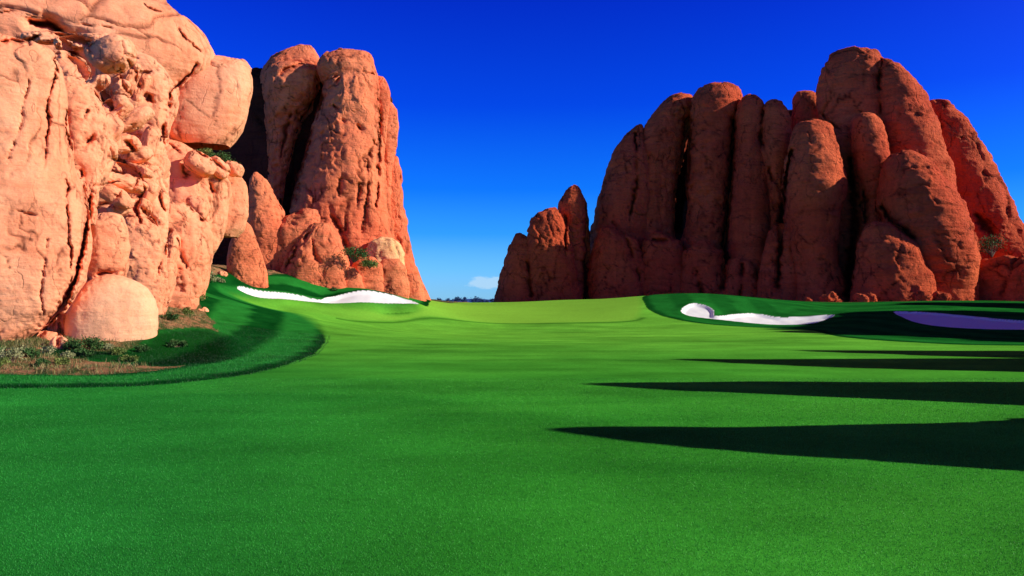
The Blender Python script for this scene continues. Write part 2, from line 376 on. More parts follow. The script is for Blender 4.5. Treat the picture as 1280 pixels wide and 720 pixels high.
def sdist(P,x,y):
    """signed distance, positive inside"""
    lo=P.min(0)-5; hi=P.max(0)+5; near_=(x>lo[0])&(x<hi[0])&(y>lo[1])&(y<hi[1])
    if not near_.all():
        out=np.full(len(x),-5.0)
        if near_.any(): out[near_]=np.maximum(sdist(P,x[near_],y[near_]),-5)
        return out
    x=x.astype(np.float32); y=y.astype(np.float32)
    best=np.full(len(x),1e9,np.float32); ins=np.zeros(len(x),bool); m=len(P)
    for i in range(m):
        ax,ay=P[i]; bx,by=P[(i+1)%m]; ex,ey=bx-ax,by-ay; l2=ex*ex+ey*ey+1e-12
        t=np.clip(((x-ax)*ex+(y-ay)*ey)/l2,0,1); dx=x-ax-t*ex; dy=y-ay-t*ey
        best=np.minimum(best,dx*dx+dy*dy)
        if ay!=by:
            c=((ay>y)!=(by>y))&(x<ex*(y-ay)/(by-ay)+ax); ins^=c
    return np.sqrt(best)*np.where(ins,1,-1)
P_OUT=poly([(-700,22),(-420,22.6),(-150,22.9),(0,23),(120,23.3),(200,24),(300,27),(350,30.5),(385,36),(405,44),(412,53),(408,62),(394,68.5),(350,69.5),(318,68.5),(345,71.2),(400,73.6),(460,75.4),(515,77.5),(530,80),(538,90),(545,110),(548,150),(-700,150)],5)
P_DES=poly([(-700,25),(-420,25.8),(-100,26.1),(0,26.2),(120,26.6),(200,28.2),(240,31.5),(262,36.5),(271,41),(271,46),(264,51),(247,57),(243,64),(254,68.5),(290,74),(340,79.5),(400,84),(440,87),(500,91),(528,96),(540,150),(-700,150)],5)
P_RR=poly([(806,90),(812,86),(838,81),(880,77.5),(950,75),(1010,70.5),(1060,55.5),(1150,49.5),(1280,46.3),(1700,45),(1900,50),(1900,112),(1240,112),(1100,108),(950,108),(850,110),(815,104),(803,97)],5)
P_GR=poly([(350,70.0),(430,70.5),(480,73),(560,77.5),(700,79),(790,80),(806,84),(808,92),(800,102),(760,118),(640,124),(540,122),(533,100),(524,85),(515,77.8),(460,76),(400,74.4),(345,71.5)],5)
P_BANK=poly([(60,31),(130,30.3),(190,29.8),(240,31.0),(285,35),(290,43),(262,46),(225,43),(190,38.5),(150,34.5),(100,33.5),(70,33)],5)
P_B1=poly([(297,71.0),(320,71.2),(360,72.8),(400,74.6),(460,77.0),(505,78.8),(523,80.2),(505,81),(470,80.3),(430,79.0),(408,77.4),(400,75.7),(370,75.0),(330,73.2),(304,72.2)],6)
P_B2=poly([(852,84.5),(862,82.8),(880,82.2),(900,81.8),(950,81.2),(1000,81.2),(1030,83),(1043,85.6),(1010,86.2),(975,86),(945,87),(920,85.6),(903,84.2),(893,84),(892,86),(882,87.8),(866,88.4),(854,86.6)],6)
P_B3=poly([(1118,86),(1128,80),(1150,75.5),(1200,71.5),(1280,68.5),(1420,66),(1430,74),(1280,79),(1200,83.5),(1150,86.5)],6)

cols=np.concatenate([np.arange(-1200,-20,9),np.arange(-20,1300,1.15),np.arange(1300,2500,9)])
rowsD=np.concatenate([2.5*F/np.arange(4100,760,-60),2.5*F/np.arange(760,430,-1.3),np.arange(2.5*F/430+.1,62,.1),np.arange(62,112,.2),np.arange(112,150,.6),np.geomspace(150,9000,50)])
nc,nr=len(cols),len(rowsD)
YY=np.repeat(rowsD[:,None],nc,1).ravel(); XX=(((cols-640)/F)[None,:]*rowsD[:,None]).ravel()
def regions(x,y):
    so=sdist(P_OUT,x,y)+(.10*n2(x,y,2.2,3,21.)+.12*n2(x,y,.5,2,22.)); sd=sdist(P_DES,x,y)+1.1*n2(x,y,.45,3,12.)*sstep(20,34,y)*sstep(-20,-15,x+0*y); sr=sdist(P_RR,x,y)
    sd=np.minimum(sd,-(sdist(P_BANK,x,y)+.5*n2(x,y,1.2,3,33.)))
    return so,sd,sr
sO,sD,sR=regions(XX,YY); sG=sdist(P_GR,XX,YY); b1=sdist(P_B1,XX,YY); b2=sdist(P_B2,XX,YY); b3=sdist(P_B3,XX,YY)
def height(x,y,sO,sD,sR,b1,b2,b3):
    h=base_h(x,y)
    wob=.10*n2(x,y,.06,2,3.)*sstep(8,20,y)
    h+=wob
    rough=np.maximum(np.minimum(sO,1.0),np.minimum(sR,1.0))
    h+=.045*sstep(0,.9,rough)
    des=sstep(0,1.,sD)*(1-sstep(85,100,y)*.0)
    h+=des*(.22*n2(x,y,.35,4,7.)+.10*ridged(np.stack([x*1.1,y*1.1,x*0],1),3))
    for b in (b1,b2,b3): h-=.18*sstep(0,.5,b)-.06*n2(x,y,.8,2,2.)*(b>0)
    h+=.10*sstep(-1.2,-.1,np.maximum(np.maximum(b1,b2),b3))*sstep(0.4,0,np.maximum(np.maximum(b1,b2),b3))
    return h
ZZ=height(XX,YY,sO,sD,sR,b1,b2,b3)
print('terrain',time.time()-T0)
isB1=b1>0; isB2=b2>0; isB3=b3>0
isDes=(sD>0)|((YY>112)&~(sR>0)&(sG<0))|((YY>106)&(XX>0.16*YY))
isRough=((sO>0)|(sR>0))&~isDes
region=np.zeros(len(XX),int); region[isRough]=1; region[isDes]=2; region[isB1]=3; region[isB2]=4; region[isB3]=5
# vertex colours (albedo)
def grass_color(x,y,sO,sD,sR,sG,region):
    nn=n2(x,y,.10,4,1.); n3=n2(x,y,.6,3,9.); st=n2(x*.35,y,.45,3,4.)
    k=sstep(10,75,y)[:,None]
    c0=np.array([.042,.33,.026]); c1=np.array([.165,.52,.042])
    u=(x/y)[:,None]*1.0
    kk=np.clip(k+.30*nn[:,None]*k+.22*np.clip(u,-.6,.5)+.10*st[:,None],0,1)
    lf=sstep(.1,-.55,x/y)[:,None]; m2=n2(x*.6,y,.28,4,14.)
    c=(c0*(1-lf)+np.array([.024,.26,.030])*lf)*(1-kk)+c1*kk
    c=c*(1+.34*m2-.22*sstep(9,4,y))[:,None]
    mow=np.sin((x*.80+y*.60)*1.15+.8*nn); c=c*(1+.30*nn+.20*n3+.30*st+.045*mow*sstep(40,10,y))[:,None]
    g=(sstep(0,1.2,sG)*sstep(330,560,640+x/y*F))[:,None]*.95; c=c*(1-g)+np.array([.25,.58,.05])*(1+.08*st)[:,None]*g
    line=np.exp(-(sG/.35)**2)[:,None]*.7*((y<82)&(sO<0)&(640+x/y*F>420))[:,None]; c=c*(1-line)+np.array([.03,.15,.01])*line
    # rough, mown in bands that follow its edge
    d=np.where(sO>0,sO,sR)
    band=sstep(-.5,.5,np.sin(d*1.35+.7*n3-1.1))*.85+.15*n3
    band=np.where(sO>0,band,.35+.35*band); edge=sstep(1.0,.2,d)
    cr=(np.array([.004,.075,.010])[None]*(1-band[:,None])+np.array([.022,.24,.030])[None]*band[:,None])*(1+.35*n3+.2*nn)[:,None]
    cr=cr*(1-.35*edge[:,None])
    soft=np.where((sO>0)&(y<82),sstep(0,.15+2.4*sstep(46,66,y),sO),1.)
    rr=((region==1)*soft)[:,None]
    c=c*(1-rr)+cr*rr
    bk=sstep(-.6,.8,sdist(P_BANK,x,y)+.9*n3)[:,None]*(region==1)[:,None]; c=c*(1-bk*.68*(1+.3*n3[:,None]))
    return np.clip(c,0.002,1)
colr=grass_color(XX,YY,sO,sD,sR,sG,region)
dn=n2(XX,YY,.5,4,5.); dn2=n2(XX,YY,1.7,4,6.)
soil=np.array([.50,.24,.11])*(1+.35*dn+.3*dn2)[:,None]
gpatch=sstep(-.25,.1,dn2+.9*n2(XX,YY,.16,3,8.))[:,None]*.85
gp=np.array([.05,.11,.025]); soil=soil*(1-gpatch)+gp*gpatch
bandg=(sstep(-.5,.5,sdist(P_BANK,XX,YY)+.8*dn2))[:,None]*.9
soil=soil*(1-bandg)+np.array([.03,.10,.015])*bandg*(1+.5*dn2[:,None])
far=sstep(115,160,YY)[:,None]; soil=soil*(1-far)+np.array([.12,.16,.10])*far
colr[isDes]=soil[isDes]
colr[(region>=3)]=np.array([.97,.95,.90])
colr=np.clip(colr,.002,1)
idx=np.arange(nr*nc).reshape(nr,nc)
Q=np.stack([idx[:-1,:-1],idx[:-1,1:],idx[1:,1:],idx[1:,:-1]],-1).reshape(-1,4)
rq=region[Q]; fr=np.max(rq,1)
V=np.stack([XX,YY,ZZ],1)

def ground_mat(name,kind):
    m,nt,b=nmat(name); L=nt.links.new
    g=N(nt,'ShaderNodeNewGeometry'); P=g.outputs['Position']
    at=N(nt,'ShaderNodeAttribute',attribute_name='Col')
    c=at.outputs['Color']
    if kind=='grass':
        n1=N(nt,'ShaderNodeTexNoise',i_Scale=55,i_Detail=4,i_Roughness=.7); L(P,n1.inputs[0])
        n2_=N(nt,'ShaderNodeTexNoise',i_Scale=6,i_Detail=6,i_Roughness=.7); L(P,n2_.inputs[0])
        c=mixc(nt,'MULTIPLY',1,c,ramp(nt,n1.outputs[0],[(.3,.78),(.7,1.2)]))
        c=mixc(nt,'MULTIPLY',1,c,ramp(nt,n2_.outputs[0],[(.3,.84),(.7,1.15)]))
        bp=N(nt,'ShaderNodeBump',i_Strength=.4); bp.inputs['Distance'].default_value=.03; L(n1.outputs[0],bp.inputs['Height']); L(bp.outputs[0],b.inputs['Normal'])
        b.inputs['Roughness'].default_value=.9; b.inputs['Specular IOR Level'].default_value=.0
    elif kind=='soil':
        n1=N(nt,'ShaderNodeTexNoise',i_Scale=9,i_Detail=8,i_Roughness=.75); L(P,n1.inputs[0])
        c=mixc(nt,'MULTIPLY',1,c,ramp(nt,n1.outputs[0],[(.3,.5),(.7,1.4)]))
        bp=N(nt,'ShaderNodeBump',i_Strength=1); bp.inputs['Distance'].default_value=.15; L(n1.outputs[0],bp.inputs['Height']); L(bp.outputs[0],b.inputs['Normal'])
        b.inputs['Roughness'].default_value=1; b.inputs['Specular IOR Level'].default_value=.1
    else:
        n1=N(nt,'ShaderNodeTexNoise',i_Scale=7,i_Detail=6,i_Roughness=.7); L(P,n1.inputs[0])
        c=mixc(nt,'MULTIPLY',1,c,ramp(nt,n1.outputs[0],[(.3,.97),(.7,1.03)]))
        bp=N(nt,'ShaderNodeBump',i_Strength=.4); bp.inputs['Distance'].default_value=.03; L(n1.outputs[0],bp.inputs['Height']); L(bp.outputs[0],b.inputs['Normal'])
        b.inputs['Roughness'].default_value=1; b.inputs['Specular IOR Level'].default_value=.1
    L(c,b.inputs['Base Color']); return m
M['grass']=ground_mat('mown_turf','grass'); M['soil']=ground_mat('desert_soil','soil'); M['sand']=ground_mat('white_sand','sand')
def sub(name,sel,mat,label=None):
    q=Q[sel]; u,inv=np.unique(q.ravel(),return_inverse=True)
    me=mesh_np(name,V[u],inv.reshape(-1,4),mat,colors=colr[u])
    o=link(name,me); tag(o,label,None,None,'structure'); return o
sub('fairway',fr==0,M['grass'],'smooth bright green fairway rising to the putting green')
sub('rough_grass',fr==1,M['grass'],'darker rough grass around the fairway and bunkers')
sub('desert_ground',fr==2,M['soil'],'orange sandy ground with scrub at the foot of the rocks')
sub('sand_bunker',fr==3,M['sand'],'white sand bunker on the left mound below the rock tower')
sub('sand_bunker',fr==4,M['sand'],'white sand bunker on the right in the dip before the red rocks')
sub('sand_bunker',fr==5,M['sand'],'shaded bluish sand bunker at the far right edge')
# turf behind and beside the viewpoint, meeting the first sheet
gx=np.linspace(-160,160,60); gy=np.linspace(-120,rowsD[0],40)
GX,GY=np.meshgrid(gx,gy); gv=np.stack([GX.ravel(),GY.ravel(),np.zeros(GX.size)-.0],1)
gi=np.arange(GX.size).reshape(GX.shape); gq=np.stack([gi[:-1,:-1],gi[:-1,1:],gi[1:,1:],gi[1:,:-1]],-1).reshape(-1,4)
tag(link('ground',mesh_np('ground',gv,gq,M['grass'],colors=np.tile(np.array([[.016,.155,.016]]),(len(gv),1)))),kind='structure')
print('ground',time.time()-T0)
def hgt(x,y):
    x=np.atleast_1d(np.asarray(x,float)); y=np.atleast_1d(np.asarray(y,float))
    a,b,c=regions(x,y)
    return height(x,y,a,b,c,sdist(P_B1,x,y),sdist(P_B2,x,y),sdist(P_B3,x,y))

# ---------------------------------------------------------------- grass blades
def blades(name,x,y,z,h,wd,col,mat,spread=.5):
    n=len(x); a=rng.random(n)*2*math.pi; lean=rng.random(n)*spread; la=rng.random(n)*2*math.pi
    dx=np.cos(a)*wd/2; dy=np.sin(a)*wd/2
    v=np.empty((n,3,3)); v[:,0]=np.stack([x-dx,y-dy,z-.003],1); v[:,1]=np.stack([x+dx,y+dy,z-.003],1)
    v[:,2]=np.stack([x+np.cos(la)*lean*h,y+np.sin(la)*lean*h,z+h],1)
    c=np.repeat(col[:,None,:],3,1); c[:,:2]*=.75; c[:,2]*=1.12
    return mesh_np(name,v.reshape(-1,3),np.arange(3*n).reshape(-1,3),mat,smooth=False,colors=np.clip(c.reshape(-1,3),0,1))
def blade_mat():
    m,nt,b=nmat('grass_blade'); at=N(nt,'ShaderNodeAttribute',attribute_name='Col')
    nt.links.new(at.outputs['Color'],b.inputs['Base Color']); b.inputs['Roughness'].default_value=.55; b.inputs['Specular IOR Level'].default_value=.25
    return m
M['blade']=blade_mat()
def blade_cols(x,y,reg,k=1.25):
    o,d,r=regions(x,y); c=grass_color(x,y,o,d,r,sdist(P_GR,x,y),reg)
    return c*k*(.8+.4*rng.random(len(x)))[:,None]*np.array([1,1,1])
nb=520000
u=rng.random(nb); Db=3.5*(26/3.5)**(u**.9); xb=Db*(rng.random(nb)*1.5-.75); 
ob=sdist(P_OUT,xb,Db); k=ob<0; xb,Db=xb[k],Db[k]
zb=hgt(xb,Db) if False else np.interp(Db,[0,10],[0,0])+0
zb=hgt(xb,Db)
sz=(.7+.6*rng.random(len(xb)))
tag(link('fairway_grass',blades('fairway_grass',xb,Db,zb,0.012*sz*(1+Db*.02),.0035*(1+Db*.10),blade_cols(xb,Db,np.zeros(len(xb))),M['blade'],.9)),
    'short mown green grass blades on the near fairway','grass',kind='stuff')
nb=160000
xb=rng.random(nb)*20-22; Db=21+rng.random(nb)**1.3*30; ob,db_,rb=regions(xb,Db); k=(ob>-.12)&(db_<.25)&(np.abs(xb/Db)<.75); xb,Db=xb[k],Db[k]
tag(link('rough_blades',blades('rough_blades',xb,Db,hgt(xb,Db),.045*(.5+.9*rng.random(len(xb))),.014,blade_cols(xb,Db,np.ones(len(xb)),1.2),M['blade'],.7)),
    'longer dark green grass of the left rough','grass',kind='stuff')
print('blades',time.time()-T0)

# ================================================================= ROCKS
RK=dict(lump=.16,block=.11,cell=(.9,.9,2.0),crack=.07,strat=.010,stfreq=.7,fine=.035,wc=.03,small=.6)
def kw(**k): d=dict(RK); d.update(k); return d
# ---- right formation -------------------------------------------------------
rf=thing('rock_formation',tuple(W(980,383,130)),'huge red sandstone formation of tall rounded pillars on the right of the green','rock formation')
PR=[ # rows, depth, kd, seed, name
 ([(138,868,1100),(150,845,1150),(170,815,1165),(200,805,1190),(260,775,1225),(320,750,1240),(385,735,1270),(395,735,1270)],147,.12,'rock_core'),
 ([(156,798,804),(170,781,806),(190,767,812),(215,758,815),(250,748,815),(285,740,812),(330,734,805),(395,728,805)],142,.8,'rock_pillar'),
 ([(117,846,862),(125,830,866),(140,816,866),(170,801,860),(220,796,848),(280,791,842),(330,786,846),(395,780,850)],142,.75,'rock_pillar'),
 ([(106,884,911),(112,873,923),(125,867,929),(150,862,922),(200,859,912),(260,861,909),(300,853,905),(340,852,902),(395,848,902)],138,.85,'rock_pillar'),
 ([(120,929,946),(130,921,954),(150,919,957),(190,918,956),(240,912,962),(300,908,966),(395,900,970)],134,.9,'rock_pillar'),
 ([(127,959,976),(135,953,981),(150,952,988),(190,950,990),(230,958,988),(300,960,985),(395,955,985)],132,.9,'rock_pillar'),
 ([(115,998,1018),(121,993,1025),(150,991,1030),(200,990,1036),(280,985,1040),(395,980,1040)],138,.8,'rock_pillar'),
 ([(151,1003,1020),(156,995,1036),(170,992,1039),(200,984,1049),(235,980,1056),(262,982,1048),(300,988,1042),(330,994,1046),(365,996,1058),(395,995,1060)],123,.85,'rock_pillar'),
 ([(62,1055,1082),(68,1040,1096),(80,1033,1104),(105,1026,1108),(130,1025,1110),(170,1030,1112),(250,1035,1112),(320,1040,1115),(395,1045,1115)],130,.8,'rock_dome'),
 ([(75,1095,1110),(85,1094,1125),(105,1094,1143),(125,1095,1156),(155,1098,1168),(190,1102,1178),(225,1110,1187),(262,1120,1190),(320,1120,1200),(395,1120,1205)],127,.85,'rock_pillar'),
 ([(142,1073,1088),(150,1066,1098),(170,1064,1107),(200,1067,1111),(230,1076,1107),(270,1078,1104),(330,1075,1104),(395,1070,1104)],123,.85,'rock_pillar'),
 ([(124,1158,1172),(132,1160,1188),(150,1160,1203),(175,1162,1219),(200,1165,1233),(240,1170,1249),(280,1175,1267),(310,1180,1282),(350,1185,1296),(395,1185,1305)],133,.7,'rock_pillar'),
 ([(192,1115,1138),(198,1108,1152),(212,1104,1168),(235,1101,1185),(260,1103,1198),(290,1110,1209),(320,1122,1216),(345,1135,1219),(365,1140,1216),(395,1140,1216)],118,.8,'rock_pillar'),
 ([(280,1085,1110),(287,1079,1125),(310,1074,1145),(345,1069,1160),(395,1064,1170)],115,.7,'rock_block'),
 ([(160,1040,1062),(175,1038,1078),(200,1038,1088),(240,1040,1095),(300,1045,1100),(395,1045,1105)],128,.6,'rock_pillar'),
 ([(302,1264,1285),(315,1248,1305),(345,1240,1325),(395,1235,1335)],122,.8,'rock_block'),
 ([(325,1235,1300),(335,1220,1345),(365,1212,1365),(395,1205,1380)],117,.6,'rock_block'),
 ([(286,752,768),(300,744,796),(335,737,808),(395,730,808)],134,.7,'rock_block'),
 ([(290,815,826),(302,802,850),(345,792,862),(395,790,862)],134,.7,'rock_block'),
 ([(300,875,886),(316,855,904),(350,851,906),(395,848,910)],131,.7,'rock_block'),
 ([(325,912,932),(338,903,945),(360,898,950),(395,895,955)],129,.7,'rock_block'),
 ([(280,968,985),(300,957,996),(340,950,1003),(395,945,1005)],125,.7,'rock_block'),
]
for i,(rows,D,kd,nm) in enumerate(PR):
    kd=kd*1.4 if nm=='rock_pillar' else kd
    k=kw(cell=(1.1,1.1,1.5) if nm!='rock_block' else (.9,.9,1.2),lump=.15,block=.085,crack=.06,strat=.04,stfreq=1.15,fine=.03,lines=.6,small=.45,crag=.06)
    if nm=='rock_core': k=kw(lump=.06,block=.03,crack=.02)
    pillar(nm,rows,D,M['right'] if nm!='rock_core' else M['gap_shade'],rf,kd=kd,sq=.97,seed=i+1,res=.2 if nm!='rock_core' else .5,**k)
# thin rounded caps catching the sun
print('right',time.time()-T0)
rs=thing('rock_formation',tuple(W(680,382,124)),'small dark red outcrop of three rounded spires left of the huge red formation','rock formation')
for i,(rows,D) in enumerate([([(292,646,653),(300,640,664),(320,633,672),(350,625,678),(395,613,684)],134),
 ([(262,682,694),(268,669,702),(285,660,709),(310,657,714),(345,656,722),(395,652,736)],134),
 ([(233,714,721),(240,706,728),(255,699,733),(280,698,735),(320,702,738),(395,700,746)],136)]):
    pillar('rock_spire',rows,D,M['right'],rs,kd=.8,seed=40+i,res=.16,**kw(cell=(.9,.9,1.8)))
# ---- tower on the left ------------------------------------------------------
tw=thing('rock_tower',tuple(W(430,372,90)),'tall salmon sandstone tower with two capped pillars behind the left bunker','rock tower')
TW=[
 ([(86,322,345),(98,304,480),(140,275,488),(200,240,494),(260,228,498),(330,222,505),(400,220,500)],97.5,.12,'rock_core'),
 ([(57,373,388),(62,362,394),(70,350,399),(80,338,400),(92,329,398),(110,325,390)],97,.7,'rock_cap'),
 ([(84,345,396),(92,334,401),(112,331,400),(135,332,390),(155,333,376),(185,334,366),(220,334,358),(260,335,352),(330,335,350)],96,1.1,'rock_pillar'),
 ([(64,422,450),(68,407,462),(76,400,467),(88,398,470),(100,402,472),(112,408,470)],94,.8,'rock_cap'),
 ([(94,412,468),(110,404,474),(130,400,475),(160,392,474),(200,381,480),(240,372,484),(280,366,488),(320,360,492),(395,355,495)],94,.95,'rock_pillar'),
 ([(96,470,479),(105,466,485),(118,466,488),(135,466,487),(200,466,480)],96,.8,'rock_block'),
 ([(126,474,488),(138,470,497),(160,468,498),(185,466,495),(215,466,490),(260,465,488)],97,.8,'rock_block'),
 ([(195,484,497),(210,478,501),(240,474,502),(270,470,506),(300,466,511),(328,462,517),(352,458,528),(368,455,536),(400,450,545)],98,.7,'rock_buttress'),
 ([(216,317,324),(225,313,334),(245,311,343),(265,311,355),(290,312,356),(320,318,352),(345,322,350),(395,322,350)],83,.8,'rock_slab'),
 ([(262,378,395),(272,355,400),(290,343,400),(310,340,392),(330,339,380),(350,340,372),(395,340,372)],84,.8,'rock_block'),
 ([(280,393,410),(294,378,422),(312,366,430),(335,356,436),(352,350,438),(395,348,440)],83,.7,'rock_block'),
 ([(322,408,423),(332,401,430),(350,398,432),(365,396,434),(395,396,434)],82,.8,'rock_block'),
 ([(240,440,462),(252,428,476),(280,425,480),(310,425,478),(340,430,475),(395,430,475)],91,.7,'rock_buttress'),
 ([(335,428,444),(345,424,452),(362,422,456),(395,420,458)],83,.8,'rock_block'),
 ([(322,446,468),(332,440,478),(362,438,482),(395,438,484)],85,.8,'rock_block'),
 ([(324,478,498),(334,471,507),(362,469,511),(395,468,512)],86,.8,'rock_block'),
 ([(342,506,517),(352,499,526),(368,496,532),(395,494,536)],89,.8,'rock_block'),
]
for i,(rows,D,kd,nm) in enumerate(TW):
    k=kw(cell=(.8,.8,1.8),block=.09,crack=.07,fine=.028,small=.6,strat=.012,stfreq=.9,crag=.06)
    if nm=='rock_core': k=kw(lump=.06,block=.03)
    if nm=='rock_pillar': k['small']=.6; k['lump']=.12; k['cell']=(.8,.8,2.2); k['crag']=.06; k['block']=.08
    pillar(nm,rows,D,M['tower'] if nm!='rock_core' else M['gap_shade'],tw,kd=kd,seed=60+i,res=.12 if nm!='rock_core' else .4,**k)
pillar('rock_dome',[(297,470,490),(303,461,499),(315,457,505),(330,456,506),(350,458,508),(380,458,508)],89,M['ochre'],tw,kd=.8,seed=88,res=.1,label='pale ochre rounded dome of rock low on the tower',**kw(small=.2))
print('tower',time.time()-T0)
# ---- left cliff --------------------------------------------------------------
cl=thing('rock_cliff',tuple(W(60,430,38)),'massive pale orange sandstone cliff filling the left side','rock cliff')
LC=[
 # rows, D, kd, name, res, params
 ([(-70,60,150),(-30,-20,185),(0,-60,208),(15,-80,238),(37,-90,259),(63,-90,265),(78,-90,256),(100,-80,232),(130,-70,216),(180,-60,208),(240,-50,205),(320,-40,200),(400,-30,190),(450,-30,180)],56,.5,'rock_dome',.085,dict(cell=(.8,.8,.5),block=.035,crack=.03,lump=.06,small=.25,fine=.02,strat=.006,stfreq=.8)),
 ([(46,-30,30),(54,-70,52),(68,-90,64),(90,-110,69),(130,-120,72),(200,-120,80),(260,-115,98),(300,-112,102),(350,-108,92),(385,-100,72),(412,-90,45),(432,-80,15),(460,-75,5)],34,.45,'rock_slab',.045,dict(cell=(.55,.55,1.8),block=.03,crack=.035,lump=.07,small=.5,fine=.014)),
 ([(98,78,100),(106,68,114),(120,64,124),(135,62,128),(160,62,130),(190,64,128),(230,70,122),(280,80,118)],38,.6,'rock_slab',.05,dict(cell=(.7,.7,1.6),block=.08,crack=.1,small=.9)),
 ([(74,265,300),(80,246,309),(95,226,313),(115,213,312),(140,207,307),(160,205,301),(175,208,292),(183,226,286)],60,.75,'rock_block',.08,dict(lump=.07,block=.03,crack=.03,small=.2,fine=.02)),
 ([(176,205,222),(186,196,244),(200,193,268),(215,192,280),(240,190,284),(280,190,280),(330,190,262),(390,188,250)],58,.5,'rock_slab',.08,dict(block=.09,crack=.08,small=.6)),
 ([(219,280,300),(227,266,307),(245,258,309),(270,258,309),(288,262,304),(296,268,296)],61,.75,'rock_block',.08,dict(lump=.08,block=.04,crack=.04,small=.3)),
 ([(225,205,250),(238,200,262),(262,200,264),(285,204,262),(295,210,255)],57,.6,'rock_block',.08,dict(block=.1,crack=.08)),
 ([(255,195,235),(275,185,255),(295,182,263),(325,182,262),(350,184,256),(375,186,246),(396,188,230),(425,188,225)],53,.6,'rock_slab',.07,dict(cell=(.5,.5,1.1),block=.09,crack=.08,small=.8)),
 ([(268,125,150),(284,114,158),(310,108,161),(335,106,158),(352,110,150),(375,112,150)],41,.7,'rock_block',.05,dict(block=.06,crack=.05)),
 ([(272,158,188),(290,150,200),(330,150,206),(380,152,206),(410,155,204),(430,160,200)],46,.6,'rock_slab',.06,dict(cell=(.5,.5,1.1),block=.1,crack=.08,small=.9)),
 ([(180,120,170),(200,108,196),(240,104,205),(300,100,205),(350,100,200),(430,100,200)],48,.4,'rock_core',.07,dict(cell=(.3,.3,.4),block=.10,crack=.10,small=1.0,lump=.1)),
 ([(96,120,160),(110,112,180),(150,108,200),(200,108,206),(260,108,206)],50,.35,'rock_core',.07,dict(cell=(.3,.3,.4),block=.10,crack=.10,small=1.,lump=.1)),
 ([(62,132,175),(75,122,200),(100,125,215),(125,135,220),(150,150,215),(170,170,208)],50,.5,'rock_overhang',.06,dict(cell=(.6,.6,.8),block=.06,crack=.06,small=.6)),
 ([(210,62,90),(230,60,104),(260,70,108),(300,84,110),(340,84,108),(380,70,100),(425,60,92),(460,60,92)],37,.4,'rock_core',.05,dict(cell=(.4,.4,1.),block=.1,crack=.1,small=1.)),
]
for i,(rows,D,kd,nm,res,k) in enumerate(LC):
    k.setdefault('crag',.05 if nm!='rock_core' else .09); k.setdefault('fine',.02)
    pillar(nm,rows,D,M['left'],cl,kd=kd,seed=110+i,res=res,**kw(**k))
# jumbled weathered blocks in the hollow between dome and slabs
JB=[(268,83,40,12,14),(300,86,22,18,-30),(286,79,20,9,-4),(140,68,46,34,-20),(105,52,60,14,-14),(60,48,50,12,-6),(88,85,28,36,-60),(118,108,40,14,-38),(150,112,26,12,-50),(165,100,12,40,20),(178,112,12,36,25),
 (140,140,46,22,-35),(165,150,50,18,-30),(128,165,30,46,30),(105,185,26,60,-25),(90,190,14,60,-15),(122,205,30,60,20),(150,180,40,20,-12),(170,195,34,16,-20),
 (165,212,44,13,12),(150,228,60,16,8),(140,242,50,18,30),(186,180,16,40,15),(196,215,20,40,20),(180,240,28,34,35),(170,262,30,26,0),(196,262,18,34,-15),(150,262,24,14,-20),
 (84,250,18,60,8),(74,225,14,50,5),(66,260,10,70,4),(96,305,12,60,10),(190,300,22,34,15),(215,320,14,50,12),(235,335,26,46,-18),(205,350,22,50,10),(228,372,30,34,-20),
 (100,380,16,60,32),(80,412,14,44,32),(62,425,26,20,10),(84,428,16,20,0),(246,262,24,28,10),(250,205,34,22,30),(272,210,26,18,35),(292,212,22,16,20),
 (72,118,14,26,10),(60,140,12,40,5)]
for i,(px,py,w,h,t) in enumerate(JB):
    D=np.interp(px,[60,110,160,200,250,300],[35.5,41,46,50,56,60])+( 1.5 if py<130 else 0)
    if py<60: D=48
    lump('boulder',px,py,w*1.12,h*1.12,D,M['left'],cl,tilt=-t,kd=1.0,seed=200+i,res=.06,sq=.68,yaw=random.uniform(-25,25),**kw(block=.12,crack=.07,cell=(1.1,1.1,1.1),lump=.16,fine=.022,crag=.03))
# free-standing boulders
b=thing('boulder',tuple(W(140,432,38)),'big smooth rounded cream boulder at the foot of the cliff above the scrub','boulder')
pillar('rock_face',[(344,134,152),(350,119,167),(360,105,181),(375,95,190),(390,90,193),(405,88,194),(418,87,192),(432,88,190),(445,92,186)],37.5,M['pale'],b,kd=.75,seed=301,res=.05,sq=.9,lump=.11,block=.0,cell=(1.4,1.4,1.4),crack=.0,fine=.010,small=.0,strat=.004,lines=0,crag=.02)
b=thing('boulder',tuple(W(308,345,75)),'narrow pointed red boulder leaning beside the dark cave left of the tower','boulder')
pillar('rock_face',[(277,301,308),(283,296,314),(300,289,320),(320,285,327),(338,285,332),(350,286,334),(365,286,334)],75,M['tower'],b,kd=.8,seed=302,res=.07,**kw(lump=.1,block=.05,crack=.03,small=.3))
b=thing('boulder',tuple(W(253,396,55)),'small pale boulder where the desert ground meets the rough grass','boulder')
lump('rock_face',254,391,14,13,54,M['pale'],b,tilt=25,seed=303,res=.03,**kw(lump=.3,block=.15))
for i,(px,py,w,h,D,lab) in enumerate([(50,441,18,12,32.5,'low cracked orange boulder in the scrub left of the big round boulder'),(74,432,22,20,33.5,'upright orange boulder wedged against the big round boulder'),
   (278,343,12,8,72,'small tan stone at the mouth of the dark cave')]):
    b=thing('boulder',tuple(W(px,py+h/2,D)),lab,'boulder'); lump('rock_face',px,py,w,h,D,M['left'],b,seed=310+i,res=.04,**kw(lump=.3,block=.2,crack=.12))
m,nt,bb=nmat('pale_stone'); 
nz_=N(nt,'ShaderNodeTexNoise',i_Scale=20,i_Detail=5); nt.links.new(ramp(nt,nz_.outputs[0],[(.3,(.45,.5,.35)),(.7,(.75,.78,.6))]),bb.inputs['Base Color']); M['stone']=m
